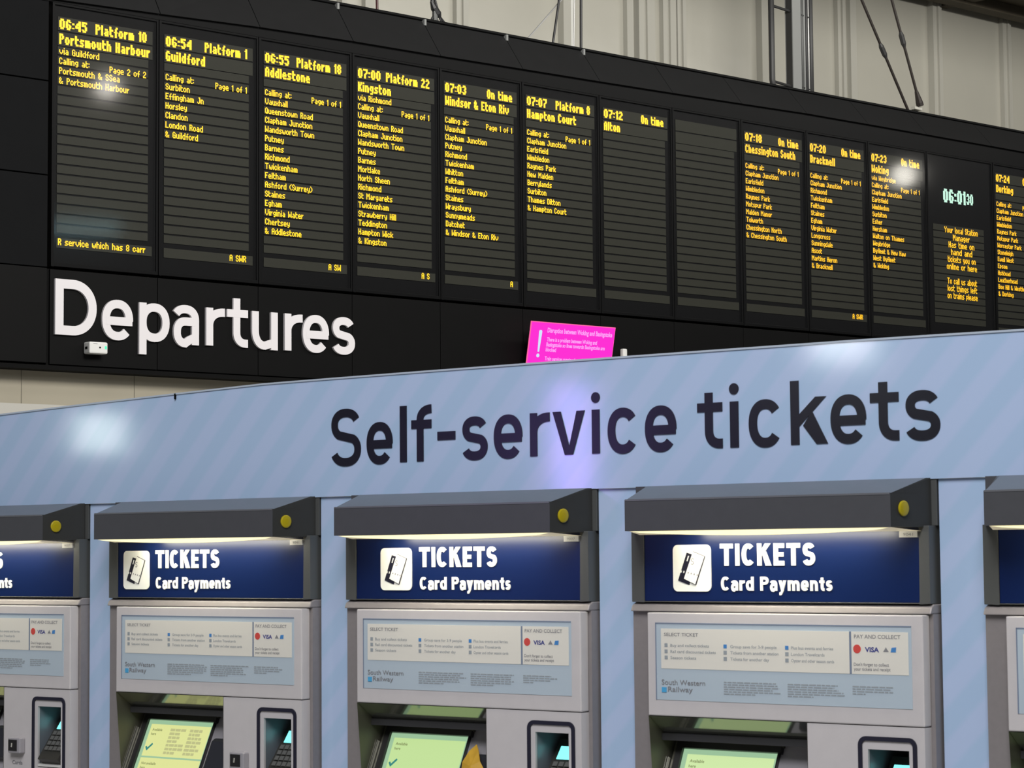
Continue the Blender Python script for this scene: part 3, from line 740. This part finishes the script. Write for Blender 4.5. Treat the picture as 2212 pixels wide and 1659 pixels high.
HOOD_W = 1.6
def machine(idx, label, sign_dx, screen, text_dx=0.0):
    """local x along the wall from the door's left edge, y into the wall, z up from the floor"""
    r = empty('ticket_machine', MK, idx, 0, 0); tag(r, label, 'ticket machine', 'ticket machines in the kiosk')
    V = lambda v: v + EYE
    # ---- body
    b = MB()
    b.box(-.068, .797, .036, .30, V(-.415), V(-.150))
    b.box(-.068, -.0, .036, .30, 0, V(-.415))
    b.box(0, .468, .245, .30, V(-.80), V(-.415)); b.box(0, .468, .036, .30, 0, V(-.80))
    b.box(.468, .634, .036, .30, 0, V(-.415)); b.box(.744, .797, .036, .30, 0, V(-.415))
    b.box(.634, .744, .036, .30, V(-.472), V(-.415)); b.box(.634, .744, .036, .30, 0, V(-.665)); b.box(.634, .744, .20, .30, V(-.665), V(-.472))
    b.build('body', M_BODY, r)
    led_ = MB().profile([(.300, V(-.150)), (.022, V(-.150)), (.030, V(-.134)), (.045, V(-.127)), (.300, V(-.127))], -.068, .797)
    led_.build('ledge', M_BODY, r, bevel=.003)
    u = MB().box(-.068, -.030, .030, .30, V(-.126), V(.06)).box(.766, .793, .030, .30, V(-.126), V(.06)).box(-.030, .766, .030, .30, V(-.126), V(-.1235))
    u.box(-.030, .766, .06, .30, V(-.1235), V(.06)); u.box(-.068, .799, .063, .30, V(.06), V(.171))
    u.build('upper_frame', M_BODYDK, r, bevel=.002)
    # ---- navy sign
    sp = MB().box(-.029, .765, .034, .06, V(-.123), V(.056)).build('sign_panel', M_NAVY, r)
    mb = MB(); typeset(mb, 'TICKETS', .207 + sign_dx, .483 + sign_dx * 1.0, V(-.0335), .0555, .0122, .031, .034, gap=.13)
    mb.build('tickets_text', M_SIGNW, sp)
    mb = MB(); typeset(mb, 'Card Payments', .209 + sign_dx, .530 + sign_dx * 1.0, V(-.0960), .0350, .0070, .031, .034, gap=.13)
    mb.build('card_payments_text', M_SIGNW, sp)
    ix0, ix1 = .064 + sign_dx, .179 + sign_dx
    ic = MB().prism(rrect(ix0, ix1, V(-.0985), V(.0205), .014), .031, .034).build('ticket_icon', M_SIGNW, sp)
    cx, cz = (ix0 + ix1) / 2, V(-.039)
    tl = lambda px, pz: (cx + px, cz + pz)
    mb = MB().prism([tl(-.0415, -.0315), tl(-.007, -.043), tl(.006, .034), tl(-.014, .0395)], .0295, .031)
    mb.build('ticket_drawing', M_INK, ic)
    mb = MB().prism([tl(-.0235, -.0275), tl(.0135, -.0435), tl(.0425, .0300), tl(.0065, .0430)], .0285, .0296)
    mb.build('ticket_outline', M_INK, ic)
    mb = MB().prism([tl(-.0222, -.0268), tl(.0118, -.0412), tl(.0402, .0292), tl(.0063, .0415)], .0275, .0286)
    for k in range(2): mb.prism([tl(-.0335 + k * .0085, -.011 - k * .001), tl(-.0305 + k * .0085, -.0115 - k * .001), tl(-.0295 + k * .0085, -.006 - k * .001), tl(-.0325 + k * .0085, -.0055 - k * .001)], .0288, .0295)
    mb.prism([tl(-.0145, .018), tl(-.0115, .0175), tl(-.0065, .031), tl(-.0095, .0315)], .0288, .0295)
    mb.build('ticket_face', M_SIGNW, ic)
    mb = MB()
    for k in range(4): mb.prism([tl(-.010 + k * .009, -.0135 + k * -.002), tl(-.0075 + k * .009, -.014 - k * .002), tl(-.0065 + k * .009, -.010 - k * .002), tl(-.009 + k * .009, -.0095 - k * .002)], .0268, .0275)
    mb.stroke([(cx + .0005 + a, cz + .010 + bq) for a, bq in [(0.0, .001), (.004, -.001), (.008, .002), (.007, .006), (.002, .008), (.001, .012), (.005, .015), (.009, .012)]], .0016, .0268, .0275)
    mb.build('ticket_markings', M_GREYINK, ic)
    tg = MB().box(.716, .764, .026, .036, V(.0325), V(.0475)).build('number_tag', M_BOX, r)
    small_text('9037' if idx % 2 else '9041', .727, V(.0365), .007, .026, .0255).build('tag_text', M_GREYINK, tg)
    # ---- hood with lamp
    zt, zf, zbm = V(.174), V(.136), V(.0565)
    bl, br, fl, fr_ = -.072, .785, -.004, .757
    yb, yf = .0595, -.09
    hd = MB()
    ft = [(fl, yf, zbm), (fr_, yf, zbm), (fr_, yf, zf), (fl, yf, zf)]
    hd.quad(*ft)
    bk = [(bl, yb, zbm + .0), (br, yb, zbm), (br, yb, zt), (bl, yb, zt)]
    hd.quad(*bk[::-1])
    hd.quad((bl, yb, zbm), (fl, yf, zbm), (fl, yf, zf), (bl, yb, zf))
    hd.quad((fl, yf, zbm), (bl, yb, zbm), (br, yb, zbm), (fr_, yf, zbm))
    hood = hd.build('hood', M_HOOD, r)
    MB().quad((fr_, yf, zbm), (br, yb, zbm), (br, yb, zf), (fr_, yf, zf)).poly([(fr_ - .002, yf + .004, zf), (br, yb, zf), (br, yb, zt), (br - .004, .045, zt)]).build('hood_shaded_side', M_HOODSHADE, hood)  # right side of the hood, its shade put into a darker colour
    tp = MB()
    fl2, fr2 = fl + .002, fr_ - .002
    A = [(fl2, yf + .004, zf), (fr2, yf + .004, zf), (br - .004, .045, zt), (bl + .045, .045, zt)]
    tp.quad(*A)
    tp.quad((bl + .045, .045, zt), (br - .004, .045, zt), (br - .002, yb, zt), (bl + .03, yb, zt))
    tp.poly([(bl, yb, zf), (fl2, yf + .004, zf), (bl + .045, .045, zt), (bl + .03, yb, zt)])
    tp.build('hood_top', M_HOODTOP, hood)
    MB().box(fl2, fr2, yf - .001, yf + .006, zf - .003, zf + .0015).build('hood_edge', mat('edge_highlight', (.16, .165, .18), .35, .3), hood)  # highlight on the front top edge, put in as a paler strip
    # button on the right side face
    sd = Vector((br - fr_, yb - yf, 0)).normalized(); nn = Vector((sd.y, -sd.x, 0))
    c = Vector((fr_, yf, V(.1005))) + sd * .046
    mb = MB(); N = 24; R_ = .0185
    rings = [(R_, .001), (R_, .004), (R_ * .85, .0055), (R_ * .4, .0065)]
    for (ra, da), (rb, db_) in zip(rings[:-1], rings[1:]):
        for k in range(N):
            a0, a1 = 2 * math.pi * k / N, 2 * math.pi * (k + 1) / N
            pt = lambda rr, dd, a: tuple(c + sd * (rr * math.cos(a)) + Vector((0, 0, rr * math.sin(a))) + nn * dd)
            mb.quad(pt(ra, da, a0), pt(ra, da, a1), pt(rb, db_, a1), pt(rb, db_, a0))
    mb.poly([tuple(c + sd * (rings[-1][0] * math.cos(2 * math.pi * k / N)) + Vector((0, 0, rings[-1][0] * math.sin(2 * math.pi * k / N))) + nn * rings[-1][1]) for k in range(N)])
    mb.build('yellow_button', M_YEL, hood, smooth=True)
    df = MB().poly([(fl + .01, yf + .004, zbm - .0005), (fr_ + .0, yf + .004, zbm - .0005), (.775, .028, V(.0475)), (-.04, .028, V(.0475))])
    df.build('light_diffuser', M_DIFF, hood)
    lens = []
    n = 28; xa, xb = fl + .012, fr_ - .01
    tb = MB(); pr = None
    for k in range(n + 1):
        s = k / n; x = xa + (xb - xa) * s
        bul = math.sin(math.pi * min(1, max(0, s))) ** .6
        cur = ((x, yf + .006, zbm - .0012), (x, yf + .006 + .09 * bul * .3, zbm - .0012 - .0125 * bul))
        if pr: tb.quad(pr[0], pr[1], cur[1], cur[0])
        pr = cur
    tb.build('light_tube', M_TUBE, hood)
    hl = bpy.data.lights.new('hood_light', 'AREA'); hl.shape = 'RECTANGLE'; hl.size = .56; hl.size_y = .03
    hl.energy = HOOD_W; hl.color = (1.0, .93, .74)
    ho = bpy.data.objects.new('hood_light', hl); COL.objects.link(ho); ho.parent = r
    ho.location = (.39, -.035, V(.046)); ho.rotation_euler = (math.radians(28), 0, 0)
    # ---- pale door with poster
    dr = MB()
    dr.box(0, .787, 0, .0355, V(-.4145), V(-.152))
    dr.build('door', M_DOOR, r, bevel=.003)
    lp = MB()
    lp.box(.468, .634, .001, .009, V(-1.0), V(-.4165)); lp.box(.744, .786, .001, .0355, V(-1.0), V(-.4165))
    lp.box(.634, .744, .001, .0355, V(-.472), V(-.4165)); lp.box(.634, .744, .001, .0355, V(-1.0), V(-.665))
    lp.build('payment_panel', M_DOOR, r)
    MB().box(.0, .786, .001, .0355, .10, V(-1.004)).build('lower_door', M_DOOR, r)
    ps = MB().box(.0275, .757, -.0012, 0, V(-.3735), V(-.178)).build('poster', M_POSTER, r)
    MB().box(.0265, .757, -.002, -.0008, V(-.1805), V(-.1775)).box(.0255, .0285, -.002, -.0008, V(-.3735), V(-.1775)).build('poster_frame_line', M_EDGE, ps)
    pn = MB().box(.043, .590, -.002, -.001, V(-.294), V(-.1925)).box(.596, .749, -.002, -.001, V(-.294), V(-.1925)).build('poster_white_panels', M_PAPER, ps)
    MB().box(.5905, .5955, -.0021, -.001, V(-.294), V(-.1925)).build('divider', M_EDGE, ps)
    y = -.0026
    small_text('SELECT TICKET', .053, V(-.2115), .0090, .104, y, .01).build('select_heading', M_GREYINK, ps)
    small_text('PAY AND COLLECT', .604, V(-.2085), .0095, .125, y, .01).build('pay_heading', M_GREYINK, ps)
    cols = [(.054, .072, ['Buy and collect tickets', 'Rail card discounted tickets', 'Season tickets'], (.117, .137, .078)),
            (.232, .252, ['Group save for 3-9 people', 'Tickets from another station', 'Tickets for another day'], (.135, .140, .113)),
            (.411, .428, ['Plus bus events and ferries', 'London Travelcards', 'Oyster and other season cards'], (.118, .094, .120))]
    for xi, xt, ss, ws in cols:
        tt = []; icn = MB(); icb = MB()
        for k, (s, wd) in enumerate(zip(ss, ws)):
            z = V(-.2385 - .0155 * k)
            tt.append(small_text(s, xt, z, .0078, wd, y, .008))
            (icb if (xi > .2 and k == 0) else icn).box(xi, xi + .0095, y, -.002, z - .001, z + .0085)
        merge(*tt).build('menu_text', M_PALEINK, ps)
        icn.build('menu_icons', M_PALEINK, ps)
        if icb.v: icb.build('blue_menu_icon', M_BLUEINK, ps)
    mb = MB().prism([(.6115 + .0105 * math.cos(a * math.pi / 12), V(-.234) + .0105 * math.sin(a * math.pi / 12)) for a in range(24)], y, -.002); mb.build('red_card_mark', M_REDINK, ps)
    small_text('VISA', .633, V(-.2405), .0115, .038, y, .03).build('card_name', mat('indigo_print', (.03, .04, .22), .5), ps)
    MB().prism([(.682, V(-.2395)), (.697, V(-.2395)), (.6915, V(-.232)), (.6895, V(-.2285)), (.6875, V(-.232))], y, -.002).build('grey_card_mark', M_GREYINK, ps)
    MB().prism([(.702, V(-.2405)), (.716, V(-.2405)), (.717, V(-.2285)), (.705, V(-.2295))], y, -.002).build('blue_card_mark', M_BLUEINK, ps)
    merge(small_text('Don\'t forget to collect', .602, V(-.2745), .0080, .095, y, .01), small_text('your tickets and receipt', .602, V(-.2855), .0080, .099, y, .01)).build('collect_text', M_GREYINK, ps)
    merge(small_text('South Western', .044, V(-.3345), .0135, .132, y, .005), small_text('Railway', .063, V(-.3520), .0135, .075, y, .005)).build('operator_text', M_GREYINK, ps)
    MB().box(.044, .0585, y, -.002, V(-.3545), V(-.3415)).build('operator_square', M_TEALINK, ps)
    rnd = random.Random(40 + idx)
    for x0, x1, nl in ((.231, .402, 6), (.416, .575, 6), (.597, .715, 4)):
        ln = MB()
        for k in range(nl):
            z = V(-.3225 - k * .0058); xe = x1 - rnd.uniform(0, .03) - (.06 if k == nl - 1 else 0)
            x = x0
            while x < xe:
                w_ = rnd.uniform(.008, .022); ln.box(x, min(xe, x + w_), -.0018, -.001, z - .0031, z); x += w_ + .0026
        ln.build('small_print', M_PALEINK, ps)
    # ---- screen bay
    bay = MB()
    bay.quad((0.0005, .0355, V(-.80)), (0.0005, .24, V(-.80)), (0.0005, .24, V(-.415)), (0.0005, .0, V(-.415)))
    bay.quad((.4675, .24, V(-.80)), (.4675, .0, V(-.80)), (.4675, .0, V(-.415)), (.4675, .24, V(-.415)))
    bay.quad((0, .2445, V(-.80)), (.468, .2445, V(-.80)), (.468, .2445, V(-.415)), (0, .2445, V(-.415)))
    bay.build('bay_lining', M_RECESS, r)
    cl_ = MB().profile([(.002, V(-.416)), (.068, V(-.463)), (.068, V(-.482)), (.24, V(-.482)), (.24, V(-.416))], .001, .467)
    cl_.build('bay_hood', M_CEIL, r)
    MB().box(.001, .467, .060, .0675, V(-.4815), V(-.464)).build('bay_hood_bar', M_DECKDK, r)
    # sloping deck : point at (y .115, v -.507), slope 0.47 forward per metre down
    SL = .47; th = math.atan(SL)
    dk = bpy.data.objects.new('screen_deck', None)
    y_top, v_top = .115 + SL * .03, -.507 + .03
    # local deck frame: xs along wall, sdown along slope, n outward
    ds = Vector((0, -math.sin(th), -math.cos(th))); nn2 = Vector((0, -math.cos(th), math.sin(th)))
    org = Vector((0, .115, V(-.507)))
    def DX(p): x, n_, s = p; return org + Vector((x, 0, 0)) + ds * s - nn2 * n_
    # points given as (x, into-slope, distance down the slope)
    deck = MB().box(.0015, .4665, .004, .05, -.028, .30).build('screen_deck', M_DECK, r, xf=DX)
    MB().box(.002, .315, .001, .006, -.022, .30).build('deck_upper_plate', M_DECKDK, deck, xf=DX)
    bz = MB().box(.014, .327, -.010, .004, -.016, .0).box(.014, .033, -.010, .004, 0, .30).box(.317, .321, -.006, .004, 0, .30).build('screen_bezel', M_BEZEL, r, xf=DX)
    MB().box(.010, .330, -.007, .003, -.024, -.016).box(.006, .014, -.007, .003, -.024, .30).build('bezel_rim', M_RECESS, bz, xf=DX)
    gd = MB().box(-.012 + .014, .0035, -.02, .0, .03, .30).build('guard_strip', M_CHROME, bz, xf=DX)
    bcol, tcol = screen
    sc_ = MB().box(.033, .317, -.001, .004, 0, .30).build('touch_screen', M_SCRB, r, xf=DX)
    MB().box(.048, .309, -.002, -.001, .014, .118).build('screen_answer_panel', bcol, sc_, xf=DX)
    MB().box(.048, .309, -.002, -.001, .124, .24).build('screen_second_panel', bcol, sc_, xf=DX)
    mb = MB()
    def stx(s, x, sd_, h, wd): 
        q_ = small_text(s, x, 0, h, wd, 0, .015); q_.v = [(a, -.003, sd_ - c_) for a, _, c_ in q_.v]; return q_
    merge(stx('Available', .060, .036, .0085, .044), stx('here', .060, .050, .0085, .022), stx('Not available', .060, .146, .0085, .064), stx('here', .060, .160, .0085, .022)).build('screen_text', M_SCRT, sc_, xf=DX)
    ck_ = MB().stroke([(.056, -.088), (.063, -.097), (.081, -.078)], .0055, -.0035, -.002)
    ck_.build('screen_tick', M_SCRTICK, sc_, xf=lambda p: DX((p[0], p[1], -p[2])))
    if tcol: MB().stroke([(.060, -.172), (.076, -.190)], .006, -.0035, -.002).stroke([(.076, -.172), (.060, -.190)], .006, -.0037, -.002).build('screen_cross', M_SCRTICK, sc_, xf=lambda p: DX((p[0], p[1], -p[2])))
    if tcol:
        mb = MB(); rn2 = random.Random(5)
        for x0 in (.140, .225):
            for k in range(7):
                xx = x0
                while xx < x0 + .050 + rn2.uniform(-.012, .012):
                    w_ = rn2.uniform(.010, .022); mb.box(xx, xx + w_, -.003, -.002, .026 + k * .0125, .0345 + k * .0125); xx += w_ + .003
        mb.build('screen_pale_text', M_SCRP, sc_, xf=DX)
    # scanner beside the screen
    MB().profile([(0, 0), (.03, 0), (.03, .10), (.018, .115), (0, .105)], 0, .09).build('code_scanner', M_SCAN, r, bevel=.006,
        xf=lambda p: DX((.352 + p[0], .004 - p[1], .050 + (.115 - p[2]))))
    # ---- card reader window
    rc = MB()
    rc.quad((.6345, .009, V(-.664)), (.6345, .199, V(-.664)), (.6345, .199, V(-.472)), (.6345, .009, V(-.472)))
    rc.quad((.7435, .199, V(-.664)), (.7435, .03, V(-.664)), (.7435, .03, V(-.472)), (.7435, .199, V(-.472)))
    rc.quad((.634, .199, V(-.664)), (.744, .199, V(-.664)), (.744, .199, V(-.472)), (.634, .199, V(-.472)))
    rc.build('reader_recess', mat('blue_grey_recess', (.13, .15, .17), .3), r)
    th2 = math.atan(.75)
    ds2 = Vector((0, -math.sin(th2), -math.cos(th2))); n2 = Vector((0, -math.cos(th2), math.sin(th2)))
    og2 = Vector((.648, .088, V(-.505)))
    RX = lambda p: og2 + Vector((p[0], 0, 0)) + ds2 * p[2] - n2 * p[1]
    rd = MB().box(0, .094, 0, .03, -.012, .165).build('card_reader', M_READER, r, xf=RX)
    MB().box(.014, .090, -.002, 0, .012, .052).build('reader_display', M_CYAN, rd, xf=RX)
    ky = MB()
    for a in range(4):
        for c_ in range(4): ky.box(.012 + a * .020, .027 + a * .020, -.005, 0, .062 + c_ * .019, .076 + c_ * .019)
    ky.build('keypad', M_KEY, rd, xf=RX)
    MB().profile([(.001, V(-.662)), (.05, V(-.662)), (.05, V(-.645)), (.001, V(-.655))], .635, .743).build('reader_sill', M_BOX, r)
    bzl = MB().stroke(rrect(.614, .7605, V(-.86), V(-.4465), .016), .0105, -.003, .001, True).build('blue_surround_line', M_INK, r)
    # card slot below the window
    sl = MB().box(.652, .715, -.012, .001, V(-.72), V(-.668)).build('card_slot', M_BODY, r, bevel=.003)
    MB().box(.660, .705, -.0135, -.011, V(-.705), V(-.674)).build('slot_light', M_REDGL, sl)
    # coin slot
    cs = MB().box(.514, .574, -.022, .001, V(-.624), V(-.574)).build('coin_slot', M_DECK, r, bevel=.004)
    MB().box(.520, .560, -.0238, -.021, V(-.616), V(-.581)).build('slot_mouth', M_BEZEL, cs)
    MB().tube([(.538, -.026, V(-.604)), (.540, -.026, V(-.591))], .003, 6).build('slot_pin', M_CHROME, cs)
    small_text('Cards', .512, V(-.660), .012, .050, -.0005, .01).build('cards_label', M_GREYINK, r)
    return r
TM = 'self-service ticket machine with grey hood, navy sign and '
M1 = machine(-1, TM + 'cut off by the left edge of the photo', -.066, (M_SCRY, True))
M2 = machine(0, TM + 'yellow-lit screen showing two panels, under the letter S side of the header', -.066, (M_SCRY, True))
M3 = machine(1, TM + 'yellow paper beside its green screen', 0, (M_SCRG, False))
M4 = machine(2, TM + 'pale green screen, largest one whole, right of centre', -.003, (M_SCRG2, False))
M5 = machine(3, TM + 'cut off by the right edge of the photo', 0, (M_SCRG, False))
M1['label'] = 'grey ticket machine with navy sign, leftmost, cut off by the left photo edge'
M2['label'] = 'grey ticket machine with a yellow-lit two-panel screen, second from the left'
M3['label'] = 'grey ticket machine with yellow paper beside its green screen'
M4['label'] = 'grey ticket machine with pale green screen, the largest complete one, right of centre'
M5['label'] = 'grey ticket machine, rightmost, cut off by the right photo edge'

# crumpled yellow paper on the third machine's scanner
th = math.atan(.47)
ds = Vector((0, -math.sin(th), -math.cos(th))); nn = Vector((0, -math.cos(th), math.sin(th))); og = Vector((1, .115, Z(-.507)))
yp = MB()
front = [(.374, .030), (.394, .050), (.418, .085), (.440, .110), (.446, .150), (.425, .140), (.410, .165), (.385, .180), (.365, .140), (.358, .090), (.364, .055)]
cz = [.030, .040, .050, .046, .036, .052, .040, .036, .046, .050, .042]
PX = lambda x, n_, s: tuple(og + Vector((x, 0, 0)) + ds * s + nn * n_)
mid = PX(.400, .062, .105); n = len(front)
for k in range(n):
    a, b = front[k], front[(k + 1) % n]
    yp.poly([PX(a[0], cz[k], a[1]), PX(b[0], cz[(k + 1) % n], b[1]), mid])
bm_ = PX(.400, .034, .105)
for k in range(n):
    a, b = front[k], front[(k + 1) % n]
    yp.poly([PX(b[0], cz[(k + 1) % n] - .002, b[1]), PX(a[0], cz[k] - .002, a[1]), bm_])
yo = yp.build('yellow_paper', M_PAPERY); place(yo, MK)
tag(yo, 'crumpled yellow paper stuck beside the green screen of a ticket machine', 'paper')
